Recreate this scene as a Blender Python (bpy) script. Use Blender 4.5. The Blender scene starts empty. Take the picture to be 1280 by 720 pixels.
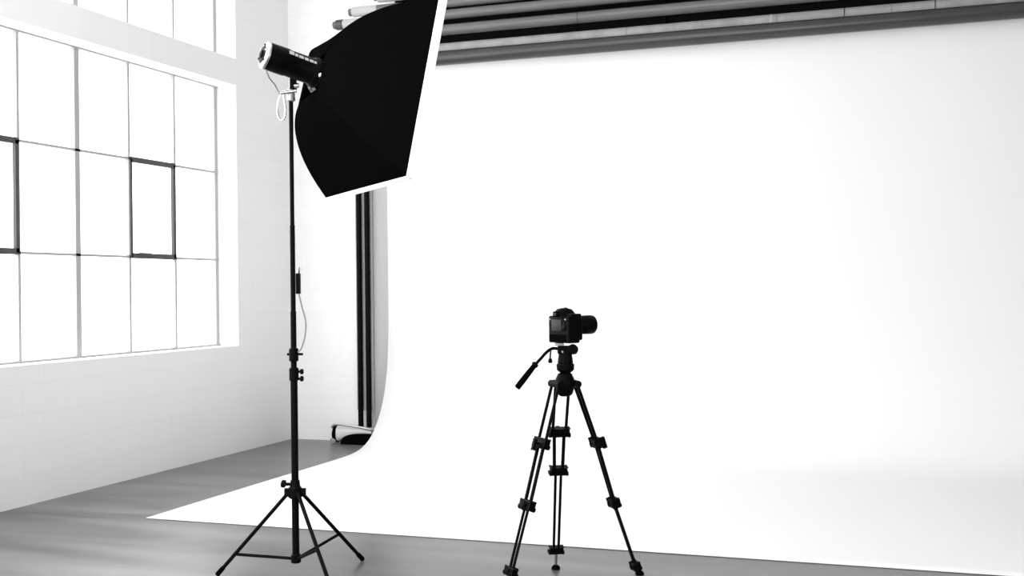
import bpy, bmesh, math, random
from mathutils import Vector, Matrix
random.seed(4)
C = bpy.context.scene.collection
V = Vector
PI = math.pi

# ------------------------------------------------------------------ materials
def mat(name, col, rough=.5, metal=0., spec=.5, noise=None, bump=None, sheen=0):
    m = bpy.data.materials.new(name); m.use_nodes = True
    nt = m.node_tree; b = nt.nodes['Principled BSDF']
    b.inputs['Base Color'].default_value = (col, col, col, 1)
    b.inputs['Roughness'].default_value = rough
    b.inputs['Metallic'].default_value = metal
    b.inputs['Specular IOR Level'].default_value = spec
    tc = nt.nodes.new('ShaderNodeTexCoord')
    if noise:
        sc, amt = noise
        n = nt.nodes.new('ShaderNodeTexNoise'); n.inputs['Scale'].default_value = sc; n.inputs['Detail'].default_value = 6
        nt.links.new(tc.outputs['Object'], n.inputs['Vector'])
        r = nt.nodes.new('ShaderNodeMapRange')
        r.inputs['From Min'].default_value = .3; r.inputs['From Max'].default_value = .7
        r.inputs['To Min'].default_value = col * (1 - amt); r.inputs['To Max'].default_value = min(1, col * (1 + amt))
        nt.links.new(n.outputs['Fac'], r.inputs['Value'])
        nt.links.new(r.outputs['Result'], b.inputs['Base Color'])
    if bump:
        sc, st = bump
        n = nt.nodes.new('ShaderNodeTexNoise'); n.inputs['Scale'].default_value = sc; n.inputs['Detail'].default_value = 4
        nt.links.new(tc.outputs['Object'], n.inputs['Vector'])
        bp = nt.nodes.new('ShaderNodeBump'); bp.inputs['Strength'].default_value = st; bp.inputs['Distance'].default_value = .004
        nt.links.new(n.outputs['Fac'], bp.inputs['Height']); nt.links.new(bp.outputs['Normal'], b.inputs['Normal'])
    return m

def block_wall(name, col, swap):
    m = mat(name, col, .6, spec=.3)
    nt = m.node_tree; b = nt.nodes['Principled BSDF']
    tc = nt.nodes.new('ShaderNodeTexCoord')
    sp = nt.nodes.new('ShaderNodeSeparateXYZ'); cb = nt.nodes.new('ShaderNodeCombineXYZ')
    nt.links.new(tc.outputs['Object'], sp.inputs[0])
    nt.links.new(sp.outputs['Y' if swap else 'X'], cb.inputs['X']); nt.links.new(sp.outputs['Z'], cb.inputs['Y'])
    br = nt.nodes.new('ShaderNodeTexBrick')
    br.inputs['Scale'].default_value = 1; br.inputs['Brick Width'].default_value = .4
    br.inputs['Row Height'].default_value = .2; br.inputs['Mortar Size'].default_value = .004; br.inputs['Mortar Smooth'].default_value = 1
    br.inputs['Color1'].default_value = (col,)*3 + (1,); br.inputs['Color2'].default_value = (col*.985,)*3 + (1,)
    br.inputs['Mortar'].default_value = (col*.93,)*3 + (1,)
    nt.links.new(cb.outputs[0], br.inputs['Vector']); nt.links.new(br.outputs['Color'], b.inputs['Base Color'])
    bp = nt.nodes.new('ShaderNodeBump'); bp.inputs['Strength'].default_value = .12; bp.inputs['Distance'].default_value = .003; bp.invert = True
    nt.links.new(br.outputs['Fac'], bp.inputs['Height']); nt.links.new(bp.outputs['Normal'], b.inputs['Normal'])
    return m

def concrete():
    m = mat('polished_concrete', .2, .32, spec=.5)
    nt = m.node_tree; b = nt.nodes['Principled BSDF']
    tc = nt.nodes.new('ShaderNodeTexCoord'); mp = nt.nodes.new('ShaderNodeMapping')
    mp.inputs['Scale'].default_value = (.4, 2.2, 1); mp.inputs['Rotation'].default_value = (0, 0, .25)
    nt.links.new(tc.outputs['Object'], mp.inputs['Vector'])
    n = nt.nodes.new('ShaderNodeTexNoise'); n.inputs['Scale'].default_value = 1.5; n.inputs['Detail'].default_value = 7; n.inputs['Distortion'].default_value = .5
    nt.links.new(mp.outputs[0], n.inputs['Vector'])
    r = nt.nodes.new('ShaderNodeValToRGB')
    r.color_ramp.elements[0].position = .3; r.color_ramp.elements[0].color = (.055, .055, .055, 1)
    r.color_ramp.elements[1].position = .72; r.color_ramp.elements[1].color = (.18, .18, .18, 1)
    nt.links.new(n.outputs['Fac'], r.inputs[0]); nt.links.new(r.outputs[0], b.inputs['Base Color'])
    r2 = nt.nodes.new('ShaderNodeMapRange'); r2.inputs['To Min'].default_value = .24; r2.inputs['To Max'].default_value = .42
    nt.links.new(n.outputs['Fac'], r2.inputs['Value']); nt.links.new(r2.outputs['Result'], b.inputs['Roughness'])
    return m

def glass_mat():
    m = bpy.data.materials.new('window_glass'); m.use_nodes = True
    nt = m.node_tree; nt.nodes.clear()
    o = nt.nodes.new('ShaderNodeOutputMaterial'); mx = nt.nodes.new('ShaderNodeMixShader')
    t = nt.nodes.new('ShaderNodeBsdfTransparent'); g = nt.nodes.new('ShaderNodeBsdfGlossy'); g.inputs['Roughness'].default_value = .02
    f = nt.nodes.new('ShaderNodeMath'); f.operation = 'MULTIPLY'; f.inputs[1].default_value = .12
    lw_ = nt.nodes.new('ShaderNodeLayerWeight'); lw_.inputs['Blend'].default_value = .3; nt.links.new(lw_.outputs['Facing'], f.inputs[0])
    nt.links.new(f.outputs[0], mx.inputs[0]); nt.links.new(t.outputs[0], mx.inputs[1]); nt.links.new(g.outputs[0], mx.inputs[2])
    nt.links.new(mx.outputs[0], o.inputs[0])
    return m

M = dict(
    paper=mat('white_seamless_paper', .86, .75, spec=.2),
    wall_l=block_wall('white_painted_block_side', .88, True),
    wall_b=block_wall('white_painted_block_back', .91, False),
    ceil=mat('white_plaster', .8, .8, spec=.2),
    wall_r=mat('grey_plaster', .1, .8, spec=.2),  # unseen walls, darkened to cut bounce light on the right of the paper
    floor=concrete(),
    black=mat('black_metal', .003, .4, spec=.05),
    plastic=mat('black_plastic', .003, .45, spec=.05, bump=(300, .1)),
    rubber=mat('black_rubber', .003, .7, spec=.0),
    fabric=mat('black_softbox_fabric', .003, .9, spec=.0),
    diffuser=mat('white_diffuser_fabric', .9, .8, spec=.2),
    added_glow=mat('diffuser_fabric_added_glow', .9, .8, spec=.2),
    chrome=mat('bright_chrome', .6, .18, 1),
    silver=mat('brushed_silver', .5, .4, 1),
    winframe=mat('pale_grey_window_steel', .42, .5, spec=.3),
    windark=mat('dark_grey_window_steel', .07, .45, spec=.3),
    glass=glass_mat(),
    roll_dark=mat('dark_grey_paper_roll', .04, .28, spec=.5, noise=(3, .12)),
    roll_mid=mat('mid_grey_paper_roll', .12, .3, spec=.5, noise=(3, .1)),
    roll_light=mat('pale_grey_paper_roll', .34, .6, spec=.3, noise=(9, .16)),
    tape=mat('grey_tape', .25, .6),
    cap=mat('pale_roll_end', .45, .6),
    core=mat('brown_card_core', .12, .8),
    rack_shade_black=mat('matte_black_rack_and_shade', .004, .8, spec=.1),
    greyboard=mat('light_grey_board', .42, .7, spec=.2),
    whiteenamel=mat('white_enamel', .7, .35, spec=.5),
    cable=mat('pale_grey_cable', .28, .5),
    lcd=mat('camera_screen', .01, .3, spec=.2),
    glassdark=mat('coated_lens_glass', .01, .05, spec=.9),
)

# faint glow added to the softbox's white front to brighten its edge
M['added_glow'].node_tree.nodes['Principled BSDF'].inputs['Emission Color'].default_value = (1, 1, 1, 1)
M['added_glow'].node_tree.nodes['Principled BSDF'].inputs['Emission Strength'].default_value = .28

# ------------------------------------------------------------------ mesh helpers
class MB:
    def __init__(s): s.bm = bmesh.new(); s.smooth = False
    def box(s, lo, hi, bev=0, rot=None, at=None):
        lo, hi = V(lo), V(hi)
        r = bmesh.ops.create_cube(s.bm, size=1)
        vs = r['verts']
        for v in vs:
            v.co = V(((lo[i] + hi[i]) / 2 + v.co[i] * (hi[i] - lo[i])) for i in range(3))
        if rot is not None:
            for v in vs: v.co = rot @ v.co + (V(at) if at is not None else V((0, 0, 0)))
        if bev:
            es = list({e for v in vs for e in v.link_edges})
            bmesh.ops.bevel(s.bm, geom=es, offset=bev, segments=3, affect='EDGES', profile=.6)
        return s
    def rings(s, rings, cap=True, closed=True):
        rs = [[s.bm.verts.new(p) for p in r] for r in rings]
        n = len(rs[0])
        for a, b in zip(rs, rs[1:]):
            for i in range(n if closed else n - 1):
                j = (i + 1) % n
                s.bm.faces.new((a[i], a[j], b[j], b[i]))
        if cap: s.bm.faces.new(list(reversed(rs[0]))); s.bm.faces.new(rs[-1])
        return s
    def lathe(s, A, d, prof, n=24, cap=True):      # prof: (distance along d, radius)
        A, d = V(A), V(d).normalized()
        u = d.orthogonal().normalized(); w = d.cross(u)
        s.rings([[A + d * t + (u * math.cos(2*PI*k/n) + w * math.sin(2*PI*k/n)) * max(r, .0004) for k in range(n)] for t, r in prof], cap)
        return s
    def tube(s, A, B, r, r2=None, n=16):
        A, B = V(A), V(B); L = (B - A).length
        return s.lathe(A, B - A, [(0, r), (L, r if r2 is None else r2)], n)
    def path(s, pts, r, n=10, sub=6):
        pts = [V(p) for p in pts]; out = []
        for i in range(len(pts) - 1):
            p0 = pts[max(i-1, 0)]; p1 = pts[i]; p2 = pts[i+1]; p3 = pts[min(i+2, len(pts)-1)]
            for k in range(sub):
                t = k / sub
                out.append(.5*((2*p1)+(p2-p0)*t+(2*p0-5*p1+4*p2-p3)*t*t+(3*p1-p0-3*p2+p3)*t**3))
        out.append(pts[-1])
        up = (out[1]-out[0]).orthogonal().normalized(); rings = []
        for i, p in enumerate(out):
            t = (out[min(i+1, len(out)-1)] - out[max(i-1, 0)]).normalized()
            up = (up - t*up.dot(t)).normalized(); w = t.cross(up)
            rr = r(i/(len(out)-1)) if callable(r) else r
            rings.append([p + (up*math.cos(2*PI*k/n)+w*math.sin(2*PI*k/n))*rr for k in range(n)])
        return s.rings(rings)
    def build(s, name, m, parent=None, smooth=True):
        bmesh.ops.recalc_face_normals(s.bm, faces=s.bm.faces[:])
        if smooth:
            for f in s.bm.faces: f.smooth = True
            for e in s.bm.edges:
                if len(e.link_faces) == 2 and e.calc_face_angle(0) > .6: e.smooth = False
        me = bpy.data.meshes.new(name)
        off = V((0, 0, 0)); p = parent
        while p: off += p.location; p = p.parent
        if parent is not None: bmesh.ops.translate(s.bm, vec=-off, verts=s.bm.verts[:])
        s.bm.to_mesh(me); s.bm.free()
        for mm in (m if isinstance(m, (list, tuple)) else [m]): me.materials.append(mm)
        o = bpy.data.objects.new(name, me); C.objects.link(o)
        if parent is not None: o.parent = parent
        return o

def empty(name, loc):
    o = bpy.data.objects.new(name, None); o.location = loc; o.empty_display_size = .1; C.objects.link(o); return o
def tag(o, label=None, cat=None, group=None, kind=None):
    if label: o['label'] = label
    if cat: o['category'] = cat
    if group: o['group'] = group
    if kind: o['kind'] = kind
    return o
def struct(o, label, cat='room'):
    return tag(o, label, cat, kind='structure')
def origin_to(o, p):          # move a mesh's origin without moving the mesh
    o.data.transform(Matrix.Translation(-V(p))); o.location = V(p); return o

# ------------------------------------------------------------------ room
XL, YB, XR, Y0, H = -5.514, 9.46, 4.2, -3.0, 5.4
T = .42
WZ0, WZ1, UZ0, UZ1 = .928, 3.197, 3.43, 5.15
WY0, WY1 = .62, 8.565

struct(MB().box((XL-T, Y0, -.12), (XR+.3, YB+.3, 0)).build('floor', M['floor'], smooth=False), 'grey polished concrete studio floor', 'floor')
struct(MB().box((XL-T, YB, 0), (XR+.3, YB+.3, H)).build('wall_back', M['wall_b'], smooth=False), 'white wall behind the paper backdrop', 'wall')
w = MB()
w.box((XL-T, Y0, 0), (XL, YB, WZ0)).box((XL-T, Y0, WZ1), (XL, YB, UZ0)).box((XL-T, Y0, UZ1), (XL, YB, H))
for z0, z1 in ((WZ0, WZ1), (UZ0, UZ1)):
    w.box((XL-T, Y0, z0), (XL, WY0, z1)).box((XL-T, WY1, z0), (XL, YB, z1))
struct(w.build('wall_left', M['wall_l'], smooth=False), 'white painted block wall holding the tall windows', 'wall')
struct(MB().box((XR, 1.8, 0), (XR+.3, YB, H)).box((XR, Y0, 3.6), (XR+.3, 1.8, H)).box((XR, Y0, 0), (XR+.3, 1.8, .3)).build('wall_right', M['wall_r'], smooth=False), 'unseen grey wall on the right, with an opening added for light', 'wall')  # opening near the viewer added to light the left wall
struct(MB().box((-.6, Y0-.3, 0), (XR+.3, Y0, H)).build('wall_front', M['wall_r'], smooth=False), 'plain grey wall behind the viewer, added to hold back light, open on the window side', 'wall')  # unseen partial wall, added to keep light off the right of the paper
SKX0, SKX1, SKY0, SKY1 = -4.6, -1.9, 1.6, 5.6  # unseen skylight, added to brighten the floor and the paper on it
OPX = -.6
struct(MB().box((XL-T, Y0, H), (SKX0, YB+.3, H+.2)).box((SKX1, Y0, H), (XR+.3, YB+.3, H+.2)).box((SKX0, Y0, H), (SKX1, SKY0, H+.2)).box((SKX0, SKY1, H), (SKX1, YB+.3, H+.2)).build('ceiling', M['ceil'], smooth=False), 'plain white ceiling with an added skylight opening', 'ceiling')

XG = XL - .2
cols = [8.53 - .5835*k for k in range(14)]
rows = [.94, 1.68, 2.445, 3.19]
def window(n, z0, z1, zs, label, casements):
    r = empty('window_%d' % n, (XG, (WY0+WY1)/2, z0)); struct(r, label, 'window')
    f = MB()
    f.box((XG-.025, cols[-1]-.02, z0), (XG+.015, WY1, z0+.012)).box((XG-.025, cols[-1]-.02, z1-.010), (XG+.015, WY1, z1))
    f.box((XG-.012, 8.53-.006, z0), (XG+.004, WY1, z1)).box((XG-.025, WY0, z0), (XG+.015, WY0+.03, z1))
    f.build('window_frame', M['winframe'], r, False)
    for k, y in enumerate(cols[1:-1]):
        wd = .026 if k % 4 == 2 else .0115
        MB().box((XG-.02, y-wd, z0), (XG+.008, y+wd, z1)).build('mullion', M['winframe'], r, False)
    for z in zs:
        MB().box((XG-.02, WY0, z-.009), (XG+.008, WY1, z+.009)).build('glazing_bar', M['winframe'], r, False)
    for ya, za, zb in casements:
        yb = ya + .5835
        c = MB()
        e = .021
        c.box((XG-.012, ya+.01, za-.012), (XG+.014, yb-.004, za-.012+2*e)).box((XG-.012, ya+.01, zb-e*1.2), (XG+.014, yb-.004, zb+e*.8))
        c.box((XG-.012, ya+.008, za), (XG+.014, ya+.008+e, zb)).box((XG-.012, yb-.006-e*1.3, za), (XG+.014, yb-.004, zb))
        co = c.build('casement', M['windark'], r, False)
        co['label'] = 'dark grey opening casement frame'
        MB().box((XG+.013, ya+.1, za+.016), (XG+.03, ya+.24, za+.034), .004).build('latch', M['windark'], co)
    MB().box((XG-.012, WY0+.01, z0+.01), (XG-.006, WY1-.01, z1-.01)).build('glass', M['glass'], r, False)
    return r
window(1, .93, 3.196, rows[1:3], 'tall steel-framed window of many panes with two dark casements',
       [(cols[2], rows[1], rows[2]), (cols[5], rows[1], rows[2]), (cols[9], rows[1], rows[2])])
window(2, 3.432, 5.148, (4.26,), 'upper steel-framed window cut by the top of the picture', [])

# ------------------------------------------------------------------ paper backdrop sweep
px0, px1 = -4.465, 3.0
prof = [(5.885, .004), (6.6, .004), (7.4, .004), (8.1, .004), (8.45, .005), (8.66, .012), (8.82, .035), (8.96, .085), (9.07, .16),
        (9.165, .26), (9.245, .38), (9.305, .52), (9.348, .68), (9.372, .85), (9.386, 1.05), (9.392, 1.4), (9.392, 2.2), (9.385, 3.0), (9.36, 3.3), (9.33, 3.41)]
def smoothprof(p, sub=5):
    out = []
    for i in range(len(p)-1):
        a, b, c, d = p[max(i-1, 0)], p[i], p[i+1], p[min(i+2, len(p)-1)]
        for k in range(sub):
            t = k/sub
            out.append(tuple(.5*((2*b[j])+(c[j]-a[j])*t+(2*a[j]-5*b[j]+4*c[j]-d[j])*t*t+(3*b[j]-a[j]-3*c[j]+d[j])*t**3) for j in (0, 1)))
    out.append(p[-1]); return out
pf = smoothprof(prof)
b = MB()
xs = [px0 + (px1-px0)*k/12 for k in range(13)]
b.rings([[V((x, y, max(z, .003))) for y, z in pf] for x in xs], cap=False, closed=False)
o = b.build('backdrop_paper', M['paper'])
sm = o.modifiers.new('thickness', 'SOLIDIFY'); sm.thickness = .0025; sm.offset = 0
tag(origin_to(o, ((px0+px1)/2, 5.885, 0)), 'wide white seamless paper backdrop sweeping from the wall onto the floor', 'backdrop')

# ------------------------------------------------------------------ rolls stored above the backdrop
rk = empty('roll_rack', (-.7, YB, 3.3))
tag(rk, 'matte black rack on the back wall, holding the long paper rolls above the backdrop, with a dark board added as shade between them', 'rack')
MB().box((-4.38, 9.415, 3.44), (3.3, 9.459, 4.15)).build('gap_shade_board', M['rack_shade_black'], rk, False)  # dark board added in place of the shade between the rolls
for x in (-4.3, -1.9, .6, 3.1):
    MB().box((x-.02, 9.38, 3.40), (x+.02, 9.43, 4.12), .004).build('bracket', M['rack_shade_black'], rk, False)
def roll(y, z, r, xa, m, label, bright_end=False, tapes=()):
    t = empty('paper_roll', (xa, y, z)); tag(t, label, 'paper roll', 'paper rolls stored above the backdrop')
    MB().lathe((xa, y, z), (1, 0, 0), [(0, r-.002), (.002, r), (3.45-xa, r), (3.452-xa, r-.002)], 40).build('paper', m, t)
    c = MB().lathe((xa-.045, y, z), (1, 0, 0), [(0, .034), (.05, .034)], 20).build('core', M['core'], t)
    if bright_end:
        if xa < -4.8: MB().lathe((xa-.02, y, z), (1, 0, 0), [(0, r*.8), (.006, r+.004), (.075, r+.005), (.08, r)], 24).build('end_clamp', M['roll_dark'], t)
        MB().lathe((xa-.012, y, z), (1, 0, 0), [(0, r*.95), (.01, r+.002), (.25, r+.002)], 32).build('window_lit_end', M['cap'], t)['label'] = 'roll end coloured pale for the window light on it'  # window light on the roll ends, put in as a paler sleeve
    for x, w_, mm in tapes:
        MB().lathe((x, y, z), (1, 0, 0), [(0, r+.0012), (w_, r+.0012)], 40).build('tape_band', M[mm], t)
    return t
roll(9.235, 3.432, .0635, -4.62, M['roll_dark'], 'dark grey paper roll, lowest of the stack, at the top edge of the white backdrop')
roll(9.325, 3.527, .056, -4.58, M['roll_light'], 'pale grey taped paper roll directly above the lowest dark roll', False,
     ((-1.02, .02, 'cap'), (-.97, .015, 'tape'), (-.1, .012, 'tape'), (.22, .008, 'roll_dark'), (-.45, .01, 'roll_dark'), (-2.2, .01, 'tape')))
roll(9.235, 3.678, .047, -4.66, M['roll_mid'], 'mid grey paper roll between the two black gaps', False, ((-2.6, .008, 'roll_dark'), (-.6, .01, 'roll_dark')))
roll(9.235, 3.812, .043, -4.86, M['roll_mid'], 'grey paper roll sticking furthest out to the left, above the softbox', True)
roll(9.235, 3.915, .043, -4.70, M['roll_mid'], 'second highest paper roll, its pale end showing over the softbox top', True)
roll(9.235, 4.03, .05, -4.45, M['roll_mid'], 'topmost paper roll, cut by the top of the picture', True)
# arms under each roll so they rest on the rack
for x in (-4.3, -1.9, .6, 3.1):
    for z, r in ((3.432, .0635), (3.678, .047), (3.812, .043), (3.915, .043), (4.03, .05)):
        MB().box((x-.006, 9.235+r, z-.004), (x+.006, 9.42, z+.004)).build('roll_arm', M['rack_shade_black'], rk, False)

# ------------------------------------------------------------------ things left of the backdrop
o = MB().box((-4.615, 9.40, 0), (-4.36, 9.44, 3.36)).build('grey_board', M['greyboard'], smooth=False)
tag(origin_to(o, (-4.49, 9.42, 0)), 'tall light grey board standing on the floor against the wall behind the backdrop edge', 'board')
t = empty('pole_stand', (-4.72, 9.33, 0))
tag(t, 'pair of black upright poles rising from a white rounded base left of the backdrop', 'stand')
for x in (-4.735, -4.652):
    MB().tube((x, 9.35, .15), (x, 9.35, 3.3), .0245).build('pole', M['black'], t)
MB().box((-4.785, 9.378, .30), (-4.615, 9.388, 3.35)).build('backing_sheet', M['greyboard'], t, False)['label'] = 'light grey sheet hanging behind the poles'
# rounded white housing with a silver bar on top
prof2 = []
hb = MB()
rings = []
for k in range(13):
    s = k/12
    x = -4.93 + .36*s
    top = .168 - .035*s**2; bot = .02 + .075*max(0, math.sin(min(1, s*1.15)*PI*.5))**1.3*(1 if s > .12 else s/.12)
    ring = []
    for j in range(20):
        a = 2*PI*j/20
        ca, sa = math.cos(a), math.sin(a)
        yy = 9.31 + .085*math.copysign(abs(ca)**.7, ca)
        zz = (top+bot)/2 + (top-bot)/2*math.copysign(abs(sa)**.8, sa)
        ring.append(V((x, yy, zz)))
    rings.append(ring)
hb.rings(rings); hb.build('base_housing', M['whiteenamel'], t)['label'] = 'white rounded base housing'
MB().path([(-4.965, 9.225, .15), (-4.94, 9.218, .175), (-4.88, 9.215, .182), (-4.75, 9.215, .17), (-4.6, 9.22, .15), (-4.55, 9.24, .13)], .011).build('handle_bar', M['silver'], t)['label'] = 'silver bar'
MB().lathe((-4.985, 9.31, .085), (1, 0, 0), [(0, .04), (.01, .075), (.04, .08), (.056, .07)], 28).build('end_cap', M['rubber'], t)
c = MB().lathe((-4.97, 9.24, .028), (0, 1, 0), [(0, .022), (.004, .028), (.026, .028), (.03, .022)], 20).build('caster', M['cable'], t)
# black half-round weight under the housing
wb = MB(); rings = []
for j in range(9):
    y = 9.22 + .15*j/8
    rings.append([V((-4.71 + .17*math.cos(PI*k/16), y, .002 + .098*math.sin(PI*k/16)**.8)) for k in range(17)])
wb.rings(rings); wb.build('counterweight', M['rubber'], t)['label'] = 'black half-round weight'

# ------------------------------------------------------------------ light stand
sx, sy = -2.837, 4.889
t = empty('light_stand', (sx, sy, 0))
tag(t, 'tall black tripod light stand carrying the flash head and softbox', 'light stand')
MB().tube((sx, sy, .075), (sx, sy, 1.0), .0175).build('column', M['black'], t)
MB().tube((sx, sy, 1.0), (sx, sy, 1.30), .0145).tube((sx, sy, 1.30), (sx, sy, 1.72), .0125).build('column', M['black'], t)
MB().tube((sx, sy, 1.72), (sx, sy, 2.36), .0105).build('column', M['black'], t)
hub = MB().lathe((sx, sy, .385), (0, 0, 1), [(0, .024), (.008, .034), (.05, .034), (.06, .025), (.09, .022)], 24)
Rv = V((.944, .329, 0)); Fv = V((-.329, .944, 0))
hub.box((-.052, -.012, .395), (.052, .012, .435), .003, Matrix.Rotation(.335, 3, 'Z'), (sx, sy, 0))
hub.build('leg_collar', M['black'], t)
kb = V((sx, sy, .455))
k = MB().tube(kb - Rv*.015, kb - Rv*.045, .008).lathe(kb - Rv*.045 - Fv*.0, -Rv - V((0, 0, -.2)), [(0, .012), (.004, .019), (.02, .019), (.024, .012)], 10)
k.build('knob', M['black'], t)
low = MB().lathe((sx, sy, .07), (0, 0, 1), [(0, .018), (.004, .024), (.04, .024), (.045, .018)], 20); low.build('brace_collar', M['black'], t)
for i, (tip, arm) in enumerate((((-2.672, 5.272), .62), ((-3.215, 4.79), .76), ((-2.50, 4.635), .58))):
    tp = V((tip[0], tip[1], .014)); d = (V((tip[0], tip[1], 0)) - V((sx, sy, 0))).normalized()
    top = V((sx, sy, .415)) + d*.032
    leg = MB().tube(top, tp, .0095).build('leg', M['black'], t)
    dd = (tp-top).normalized()
    MB().lathe(tp - dd*.04, dd, [(0, .0115), (.045, .0125), (.05, .008)], 14).build('rubber_foot', M['rubber'], leg)
    at_ = top.lerp(tp, arm)
    MB().tube(V((sx, sy, .092)) + d*.015, at_, .0075).build('brace', M['black'], t)
for z, s in ((.995, 1), (1.09, -1)):
    MB().lathe((sx, sy, z-.035), (0, 0, 1), [(0, .018), (.004, .023), (.06, .023), (.065, .018)], 20).build('lock_collar', M['black'], t)
    if s > 0:
        for zz, dr in ((z+.01, 1), (z-.025, .8)):
            a = V((sx, sy, zz)); MB().tube(a+Rv*.02, a+Rv*.034, .006).lathe(a+Rv*.03, Rv, [(0, .009), (.003, .0135), (.014, .0135), (.017, .009)], 10).build('knob', M['black'], t)
    else:
        a = V((sx, sy, z)); MB().tube(a-Rv*.032, a+Rv*.045, .006).build('knob', M['black'], t)
# remote clipped on the column with its lead
o = empty('radio_trigger', (sx+.03, sy, 1.375))
tag(o, 'small dark trigger box clipped high on the light stand column', 'trigger')
q0 = V((sx, sy, 0)) + Rv*.026
MB().box((-.0105, -.014, 1.385), (.0105, .014, 1.485), .003, Matrix.Rotation(.335, 3, 'Z'), (q0.x, q0.y, 0)).build('housing', M['plastic'], o)
MB().tube(q0+V((.004, .001, 1.485)), q0+V((.006, .002, 1.515)), .0035, .002).build('aerial', M['plastic'], o)
def S(r, f, z): return V((sx, sy, 0)) + Rv*r + Fv*f + V((0, 0, z))
c = MB().path([S(.03, -.01, 1.385), S(.045, -.01, 1.32), S(.062, -.01, 1.25), S(.058, -.01, 1.18), S(.04, -.01, 1.12), S(.022, -.01, 1.10)], .0036, 8).build('sync_cable', M['cable'])
tag(origin_to(c, S(.03, -.01, 1.385)), 'thin grey cable bowing out from the trigger box on the light stand', 'cable')

# ------------------------------------------------------------------ flash head + softbox
n_ = V((.693, .691, -.206)).normalized()
P2 = V((-2.117, 4.663, 1.907)); P3 = V((-3.011, 5.559, 1.906)); P1 = V((-1.998, 4.786, 2.735)); P4 = P1 + P3 - P2
FC = (P1+P3)/2
e1 = (P2-P3).normalized()          # towards camera side
e2 = n_.cross(e1).normalized()
if e2.z < 0: e2 = -e2
hb_ = V((-2.879, 4.735, 2.525))    # centre of the rear plate
hd = V((.60, .71, -.23)).normalized()
hf = hb_ + hd*.262                  # front of the head
fh = empty('flash_head', V((sx, sy, 2.355)))
tag(fh, 'black cylindrical studio flash head with a silver rear plate, on top of the light stand', 'flash head')
MB().lathe(hb_, hd, [(0, .058), (.006, .066), (.10, .067), (.105, .064), (.232, .064), (.24, .068), (.262, .068)], 40).build('body', M['plastic'], fh)
rp = MB().lathe(hb_ - hd*.018, hd, [(0, .050), (.004, .060), (.009, .066), (.013, .0675), (.020, .0675)], 36).build('rear_plate', M['silver'], fh)
rp['label'] = 'silver rear control plate'
u = hd.orthogonal().normalized()
sideways = hd.cross(V((0, 0, 1))).normalized(); upv = sideways.cross(hd).normalized()
MB().lathe(hb_ - hd*.03, hd, [(0, .014), (.004, .02), (.015, .02)], 20).build('dial', M['plastic'], rp)
MB().lathe(hb_ - hd*.0195, hd, [(-.002, .040), (.001, .043), (.004, .043)], 28).build('dial_ring', M['plastic'], rp)
for a in range(6):
    an = a*PI/3 + .3
    p = hb_ - hd*.02 + (sideways*math.cos(an) + upv*math.sin(an))*.047
    MB().lathe(p, hd, [(-.003, .005), (.006, .006)], 10).build('button', M['plastic'] if a % 2 else M['chrome'], rp)
# faint pale lettering strip high on the camera side of the body
lat = None
for (ta, tb, ang, hgt) in ((.09, .115, .62, .012), (.12, .135, .60, .010), (.14, .165, .58, .010), (.17, .19, .56, .010), (.195, .215, .54, .009), (.218, .235, .52, .008)):
    rr = .0655 if ta > .105 else .0678
    mb = MB(); ring = []
    for q in (ta, tb):
        ring.append([hb_ + hd*q + (sideways*(math.cos(ang+da)) + upv*math.sin(ang+da))*rr for da in (-hgt/.066/2*1.9, 0, hgt/.066/2*1.9)])
    mb.rings(ring, cap=False, closed=False); mb.build('marking', M['cap'], fh)
# yoke under the head
mid = V((sx, sy, 0)); mid.z = 2.47
MB().box((-.014, -.02, 2.385), (.014, .02, 2.48), .004, Matrix.Rotation(.335, 3, 'Z'), (sx+.012, sy+.004, 0)).build('mount_bracket', M['plastic'], fh)
MB().lathe((sx, sy, 2.325), (0, 0, 1), [(0, .013), (.005, .02), (.05, .02), (.065, .014)], 20).build('stand_socket', M['silver'], fh)['label'] = 'silver stand socket'
MB().tube(S(-.045, -.02, 2.365), S(.03, -.02, 2.375), .010).lathe(S(.028, -.022, 2.40), Rv, [(-.006, .012), (.014, .012)], 16).build('tilt_lock', M['chrome'], fh)['label'] = 'chrome tilt lock'
ring = MB().path([S(-.045, -.02, 2.36), S(-.06, -.02, 2.32), S(-.062, -.02, 2.27), S(-.05, -.02, 2.235), S(-.03, -.02, 2.24), S(-.022, -.02, 2.28), S(-.03, -.02, 2.34), S(-.035, -.02, 2.37)], .0045, 10)
ring.build('tilt_handle', M['chrome'], fh)['label'] = 'chrome looped tilt handle'
cb = MB().path([hb_ - upv*.062 + hd*.01, hb_ - upv*.10 + hd*.04, S(-.07, -.03, 2.40), S(-.05, -.02, 2.355)], .0035, 8).build('power_cable', M['cable'])
tag(origin_to(cb, hb_ - upv*.062), 'thin grey cable running from the flash head plate down to the tilt handle', 'cable')

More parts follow.
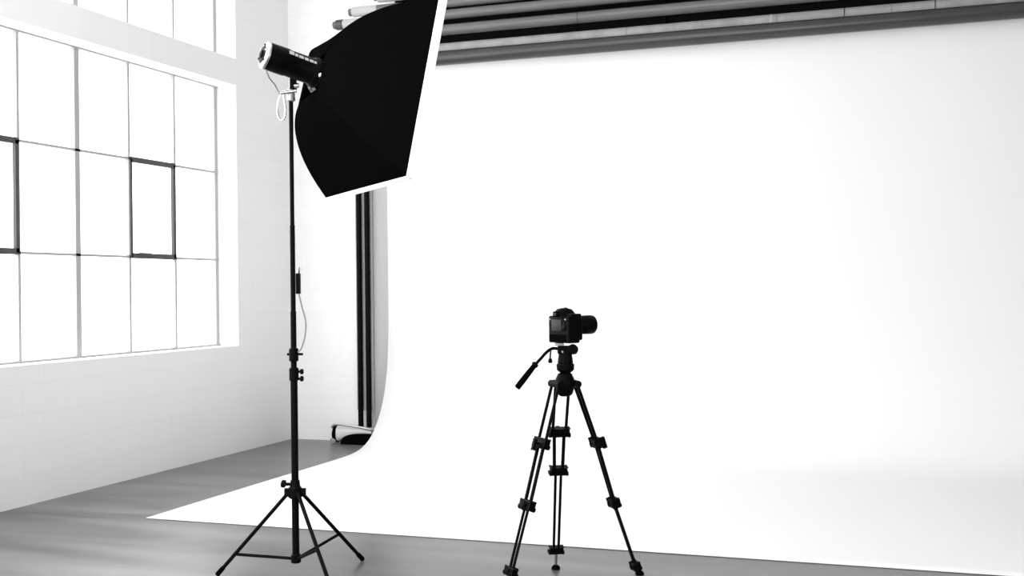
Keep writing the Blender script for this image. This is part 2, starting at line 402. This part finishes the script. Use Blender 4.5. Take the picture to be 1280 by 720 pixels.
sb = empty('softbox', hf)
tag(sb, 'large black rectangular softbox with white front, fixed to the flash head', 'softbox')
MB().lathe(hf - hd*.03, hd, [(0, .069), (.004, .072), (.03, .074), (.034, .07)], 36).build('speed_ring', M['plastic'], sb)
for an in (-2.0, -.35):
    rp_ = hf + (sideways*math.cos(an) + upv*math.sin(an))*.078 + hd*.0
    MB().box((-.008, -.014, -.01), (.008, .014, .01), .003, Matrix.Rotation(an, 3, hd), rp_).build('ring_catch', M['chrome'], sb)['label'] = 'chrome catch'
front = [P1, P2, P3, P4]; r0 = .085
back = [hf + (e1*a + e2*b_)*r0 for a, b_ in ((1, 1), (1, -1), (-2.7, -1.35), (-2, .85))]
GE = [.475, .55, .47, .42]
def g(s, k): return s**GE[k]
NS, NE = 24, 8
rings = []
for i in range(NS+1):
    s = (i/NS)**2
    axis = hf.lerp(FC, s)
    cs = []
    for q, (c0, c1) in enumerate(zip(back, front)):
        cs.append(axis + (c0-hf)*(1-g(s, q)) + (c1-FC)*g(s, q))
    ring = []
    for k in range(4):
        a, b_ = cs[k], cs[(k+1) % 4]
        for j in range(NE):
            tt = j/NE
            p = a.lerp(b_, tt)
            sag = math.sin(PI*tt)*.022*math.sin(PI*s)
            ring.append(p + (axis-p).normalized()*sag)
    rings.append(ring)
MB().rings(rings, cap=False).build('shell', M['fabric'], sb)
for k in range(4):
    pts = []
    for i in range(0, NS+1, 3):
        s = (i/NS)**2; axis = hf.lerp(FC, s); p = axis + (back[k]-hf)*(1-g(s, k)) + (front[k]-FC)*g(s, k)
        pts.append(p + (axis-p).normalized()*.009)
    MB().path(pts, .0045, 8, 3).build('rod', M['fabric'], sb)
# front diffuser with its white lip
def rectring(off, grow):
    out = []
    cs = [c + (c-FC).normalized()*grow + n_*off for c in front]
    for k in range(4):
        for j in range(NE): out.append(cs[k].lerp(cs[(k+1) % 4], j/NE))
    return out
MB().rings([rectring(-.004, .003), rectring(.0, .007), rectring(.034, .007), rectring(.037, .001), rectring(.028, -.03)]).build('diffuser', M['added_glow'], sb, False)['label'] = 'white diffuser front'
for k, c in enumerate(front):
    MB().lathe(c + n_*.012 + (c-FC).normalized()*.004, (c-FC).normalized(), [(0, .006), (.005, .006)], 10).build('corner_tab', M['diffuser'], sb)

# ------------------------------------------------------------------ camera tripod
ax = V((-1.543, 5.18, 0))
t = empty('tripod', ax)
tag(t, 'black twin-tube video tripod with fluid head, holding the camera in front of the backdrop', 'tripod')
def A(r, f, z): return ax + Rv*r + Fv*f + V((0, 0, z))
cr = MB().lathe(A(0, 0, .885), (0, 0, 1), [(0, .022), (.01, .035), (.03, .042), (.06, .048), (.085, .044), (.10, .036), (.105, .036), (.11, .028)], 28)
cr.build('crown', M['plastic'], t)
legs = [
    # apex offset, stations along the leg: upper collar, mid collar, lower collar, foot
    dict(a=A(-.045, -.02, .945), pts=[V((-1.639, 5.105, .668)), V((-1.690, 5.035, .385)), V((-1.748, 4.958, .09)), V((-1.763, 4.940, .012))], sep=(.064, .060, .048), side='f', n='l'),
    dict(a=A(-.010, .038, .945), pts=[V((-1.589, 5.229, .707)), V((-1.615, 5.294, .511)), V((-1.659, 5.384, .102)), V((-1.668, 5.405, .012))], sep=(.066, .058, .040), side='r', n='c'),
    dict(a=A(.050, .0, .945), pts=[V((-1.422, 5.287, .655)), V((-1.352, 5.343, .36)), V((-1.263, 5.405, .045)), V((-1.245, 5.416, .012))], sep=(.045, .034, .02), side='e', n='r'),
]
for L in legs:
    a, (c1, c2, c3, ft) = L['a'], L['pts']
    d = (c2 - a).normalized()
    outward = V((ft.x-ax.x, ft.y-ax.y, 0)).normalized()
    tang = V((0, 0, 1)).cross(outward).normalized()
    tang = (tang - d*tang.dot(d)).normalized()
    nrm = d.cross(tang).normalized()
    RM = Matrix((tang, nrm, d)).transposed()
    leg = empty('leg', a - ax); leg.parent = t
    s0, s1, s2 = L['sep']
    up = MB()
    for sg in (-1, 1): up.tube(a + tang*sg*s0*.5, c1 + tang*sg*s1*.55, .0075, n=14)
    up.build('upper_tubes', M['black'], leg)
    m2 = MB()
    for sg in (-1, 1): m2.tube(c1 + tang*sg*s1*.42, c2 + tang*sg*s2*.5, .0085, n=14)
    m2.build('middle_tubes', M['black'], leg)
    m3 = MB()
    for sg in (-1, 1): m3.tube(c2 + tang*sg*s2*.34, c3 + tang*sg*s2*.30, .0068, n=14)
    m3.build('lower_tubes', M['black'], leg)
    MB().tube(a - tang*(s0*.5+.014), a + tang*(s0*.5+.014), .017, n=20).build('hinge', M['plastic'], leg)
    def collar(p, wdt, hgt, thick):
        mb = MB(); mb.box((-wdt/2, -thick/2, -hgt/2), (wdt/2, thick/2, hgt/2), .006, RM, p)
        mb.box((-wdt/2-.006, -thick/2-.003, hgt*.18), (wdt/2+.006, thick/2+.003, hgt*.42), .003, RM, p)
        return mb
    collar(c1, s1+.036, .040, .030).build('leg_lock', M['plastic'], leg)
    k1 = c1 + nrm*(.02 if nrm.dot(outward) > 0 else -.02)
    MB().tube(c1, c1 + outward*.034, .006).box((-.006, -.004, -.028), (.006, .012, .024), .003, RM, c1 + outward*.036 + V((0, 0, -.006))).build('lock_lever', M['plastic'], leg)
    collar(c2, s2+.040, .038, .032).build('leg_lock', M['plastic'], leg)
    if L['n'] != 'c':
        MB().lathe(c2 + outward*.012, outward, [(0, .016), (.004, .021), (.014, .021), (.018, .014)], 12).build('lock_knob', M['plastic'], leg)
    collar(c3, s2*.8+.032, .032, .028).build('leg_lock', M['plastic'], leg)
    MB().lathe(c3 + outward*.008, outward, [(0, .010), (.004, .014), (.012, .014), (.015, .010)], 12).build('lock_knob', M['plastic'], leg)
    dd = (ft-c3).normalized()
    fm = MB().tube(c3, ft + V((0, 0, .012)), .009, .007)
    fm.build('spike_tube', M['silver'], leg)
    MB().lathe((ft.x, ft.y, 0), (0, 0, 1), [(0, .019), (.004, .022), (.012, .020), (.02, .012)], 18).build('rubber_foot', M['rubber'], leg)
# fluid head
MB().lathe(A(.003, 0, .99), (0, 0, 1), [(0, .022), (.006, .024), (.012, .032), (.02, .041), (.045, .043), (.052, .036), (.056, .034)], 28).build('bowl', M['plastic'], t)
MB().lathe(A(.003, 0, .985), (0, 0, 1), [(0, .021), (.016, .021)], 24).build('bowl_ring', M['silver'], t)
hdm = MB().lathe(A(.003, 0, 1.04), (0, 0, 1), [(0, .034), (.005, .037), (.03, .034), (.055, .030)], 24)
hdm.box((-.034, -.028, 1.085), (.058, .028, 1.125), .009, Matrix.Rotation(.335, 3, 'Z'), (ax.x, ax.y, 0))
hdm.lathe(A(.04, -.034, 1.108), Fv, [(0, .018), (.006, .024), (.062, .024), (.068, .018)], 22)
hdm.build('fluid_head', M['plastic'], t)
for zz in (1.098,):
    MB().lathe(A(-.012, -.030, zz), -Fv, [(-.004, .005), (.003, .005)], 12).build('bolt', M['silver'], t)
MB().box((-.042, -.024, 1.126), (.002, .024, 1.138), .002, Matrix.Rotation(.335, 3, 'Z'), (ax.x-.006, ax.y, 0)).build('quick_release_plate', M['silver'], t)
hl = MB().path([A(-.02, 0, 1.108), A(-.055, -.006, 1.113), A(-.085, -.03, 1.098), A(-.12, -.055, 1.063), A(-.15, -.07, 1.033)], .0075, 12).build('pan_handle', M['black'], t)
MB().path([A(-.14, -.066, 1.043), A(-.155, -.075, 1.026), A(-.19, -.10, .984), A(-.221, -.13, .948), A(-.227, -.135, .941)], lambda s: .0085+.006*math.sin(min(1, s*1.15+.1)*PI*.62), 16).build('grip', M['rubber'], hl)
MB().lathe(A(-.137, -.062, 1.046), A(-.15, -.07, 1.033)-A(-.137, -.062, 1.046), [(0, .012), (.004, .016), (.014, .016), (.018, .012)], 16).build('clamp', M['plastic'], hl)
MB().path([A(-.066, -.012, 1.108), A(-.068, -.012, 1.085), A(-.070, -.012, 1.062)], .0042, 8).lathe(A(-.069, -.012, 1.066), (0, 0, -1), [(0, .006), (.006, .009), (.016, .011), (.022, .007)], 12).build('drag_lever', M['plastic'], t)

# ------------------------------------------------------------------ camera
ca = math.radians(35)
la = (Rv*math.cos(ca) + Fv*math.sin(ca)).normalized()       # lens axis, pointing at the backdrop
lw = la.cross(V((0, 0, 1))).normalized()                    # towards the photographer's right
CR = Matrix((lw, la, V((0, 0, 1)))).transposed()
cc = ax + Rv*.002 + V((0, 0, 1.139))
cam = empty('photo_camera', cc)
tag(cam, 'black digital camera with battery grip and zoom lens, mounted on the tripod', 'camera')
def cbox(lo, hi, bev): return MB().box(lo, hi, bev, CR, cc)
def P(x, y, z): return cc + CR @ V((x, y, z))
body = cbox((-.080, -.038, .0), (.078, .032, .128), .010)
body.box((.012, -.022, .115), (.077, .044, .139), .010, CR, cc)
body.box((-.036, .0, .02), (.04, .046, .136), .012, CR, cc)
body.box((.034, .0, .012), (.076, .052, .124), .013, CR, cc)
body.build('body', M['plastic'], cam)
# pentaprism hump and hot shoe
pr = MB(); rr = []
for y, wx, zt in ((-.046, .026, .150), (-.030, .033, .162), (.0, .034, .166), (.03, .030, .160), (.048, .022, .146)):
    rr.append([P(-wx*1.25, y, .118), P(-wx*1.1, y, .134), P(-wx*.75, y, zt-.004), P(-wx*.4, y, zt), P(wx*.4, y, zt), P(wx*.75, y, zt-.004), P(wx*1.1, y, .134), P(wx*1.25, y, .118)])
pr.rings(rr); pr.build('prism_housing', M['plastic'], cam)
cbox((-.020, -.058, .124), (.020, -.034, .150), .006).build('eyecup', M['rubber'], cam)
cbox((-.011, -.061, .130), (.011, -.057, .143), .001).build('viewfinder', M['lcd'], cam)
cbox((-.010, -.012, .165), (.010, .010, .1685), .0008).build('hot_shoe', M['silver'], cam)
cbox((-.052, -.0415, .055), (.026, -.037, .112), .003).build('screen', M['lcd'], cam)
cbox((-.068, -.0405, .006), (.060, -.0375, .040), .003).build('grip_plate', M['rubber'], cam)
MB().lathe(P(.048, -.038, .075), -la, [(0, .016), (.003, .016), (.005, .013), (.007, .008)], 24).build('control_wheel', M['plastic'], cam)
for bx_, bz in ((.040, .108), (.055, .112), (.066, .104), (.050, .098), (-.063, .112), (-.063, .098), (-.063, .084), (-.063, .070)):
    MB().lathe(P(bx_, -.037, bz), -la, [(0, .0038), (.003, .0038), (.004, .003)], 12).build('button', M['silver'] if bz > .11 else M['plastic'], cam)
MB().lathe(P(-.055, -.004, .124), (0, 0, 1), [(0, .021), (.020, .020), (.024, .016)], 24).build('mode_dial', M['plastic'], cam)
MB().lathe(P(.052, .026, .120), (0, 0, 1), [(0, .010), (.010, .009), (.012, .006)], 18).build('shutter_button', M['silver'], cam)
cbox((-.0825, -.018, .045), (-.0795, .018, .110), .001).build('port_cover', M['rubber'], cam)
cbox((-.0825, -.022, .006), (-.0795, .022, .034), .001).build('grip_door', M['rubber'], cam)
cbox((-.080, -.004, .116), (-.073, .004, .124), .002).build('strap_lug', M['silver'], cam)
lz = .082
ln = MB().lathe(P(-.004, .028, lz), la, [(0, .042), (.016, .042), (.018, .038), (.040, .038), (.042, .0365), (.060, .0365), (.070, .040), (.078, .045), (.133, .046), (.141, .044), (.142, .040)], 40)
ln.build('lens_barrel', M['plastic'], cam)
MB().lathe(P(-.004, .028, lz), la, [(.018, .0395), (.036, .0395)], 48).build('zoom_ring', M['rubber'], cam)
MB().lathe(P(-.004, .028, lz), la, [(.128, .030), (.1425, .038), (.143, .012)], 32).build('front_glass', M['glassdark'], cam)

# ------------------------------------------------------------------ light
w = bpy.data.worlds.new('overcast_sky'); bpy.context.scene.world = w; w.use_nodes = True
nt = w.node_tree; bg = nt.nodes['Background']
bg.inputs['Color'].default_value = (1, 1, 1, 1); bg.inputs['Strength'].default_value = 3.0
def portal(name, loc, rot, sx_, sy_):
    l = bpy.data.lights.new(name, 'AREA'); l.shape = 'RECTANGLE'; l.size = sx_; l.size_y = sy_; l.cycles.is_portal = True
    o = bpy.data.objects.new(name, l); o.location = loc; o.rotation_euler = rot; C.objects.link(o)
portal('window_daylight', (XL-T-.02, (WY0+WY1)/2, (WZ0+WZ1)/2), (0, -PI/2, 0), WZ1-WZ0, WY1-WY0)
portal('upper_window_daylight', (XL-T-.02, (WY0+WY1)/2, (UZ0+UZ1)/2), (0, -PI/2, 0), UZ1-UZ0, WY1-WY0)
portal('added_room_opening_portal', ((XL+OPX)/2, Y0-.02, H/2), (PI/2, 0, 0), OPX-XL, H)  # unseen opening left behind the viewer to bring in light
portal('added_side_opening_portal', (XR+.32, (Y0+1.8)/2, 1.95), (0, PI/2, 0), 3.3, 1.8-Y0)  # for the added opening in the right wall
portal('added_skylight_portal', ((SKX0+SKX1)/2, (SKY0+SKY1)/2, H+.21), (0, 0, 0), SKX1-SKX0, SKY1-SKY0)  # for the added skylight in the ceiling

# ------------------------------------------------------------------ camera
f_px, yaw, pitch, rl = 1418.87, .3352, .0004, -.0110
F = V((-math.sin(yaw)*math.cos(pitch), math.cos(yaw)*math.cos(pitch), math.sin(pitch)))
R = V((math.cos(yaw), math.sin(yaw), 0)); U = R.cross(F)
R2 = R*math.cos(rl) + U*math.sin(rl); U2 = -R*math.sin(rl) + U*math.cos(rl)
cd = bpy.data.cameras.new('view_camera'); co = bpy.data.objects.new('view_camera', cd); C.objects.link(co)
mt = Matrix((R2, U2, -F)).transposed().to_4x4(); mt.translation = V((0, 0, 1.4)); co.matrix_world = mt
cd.sensor_width = 36; cd.lens = f_px*36/1280; cd.clip_start = .05; cd.clip_end = 200
sc = bpy.context.scene; sc.camera = co
vs = sc.view_settings; vs.view_transform = 'Standard'; vs.look = 'None'; vs.gamma = 1; vs.use_curve_mapping = False
vs.exposure = 0.57
sc.cycles.max_bounces = 10; sc.cycles.diffuse_bounces = 6
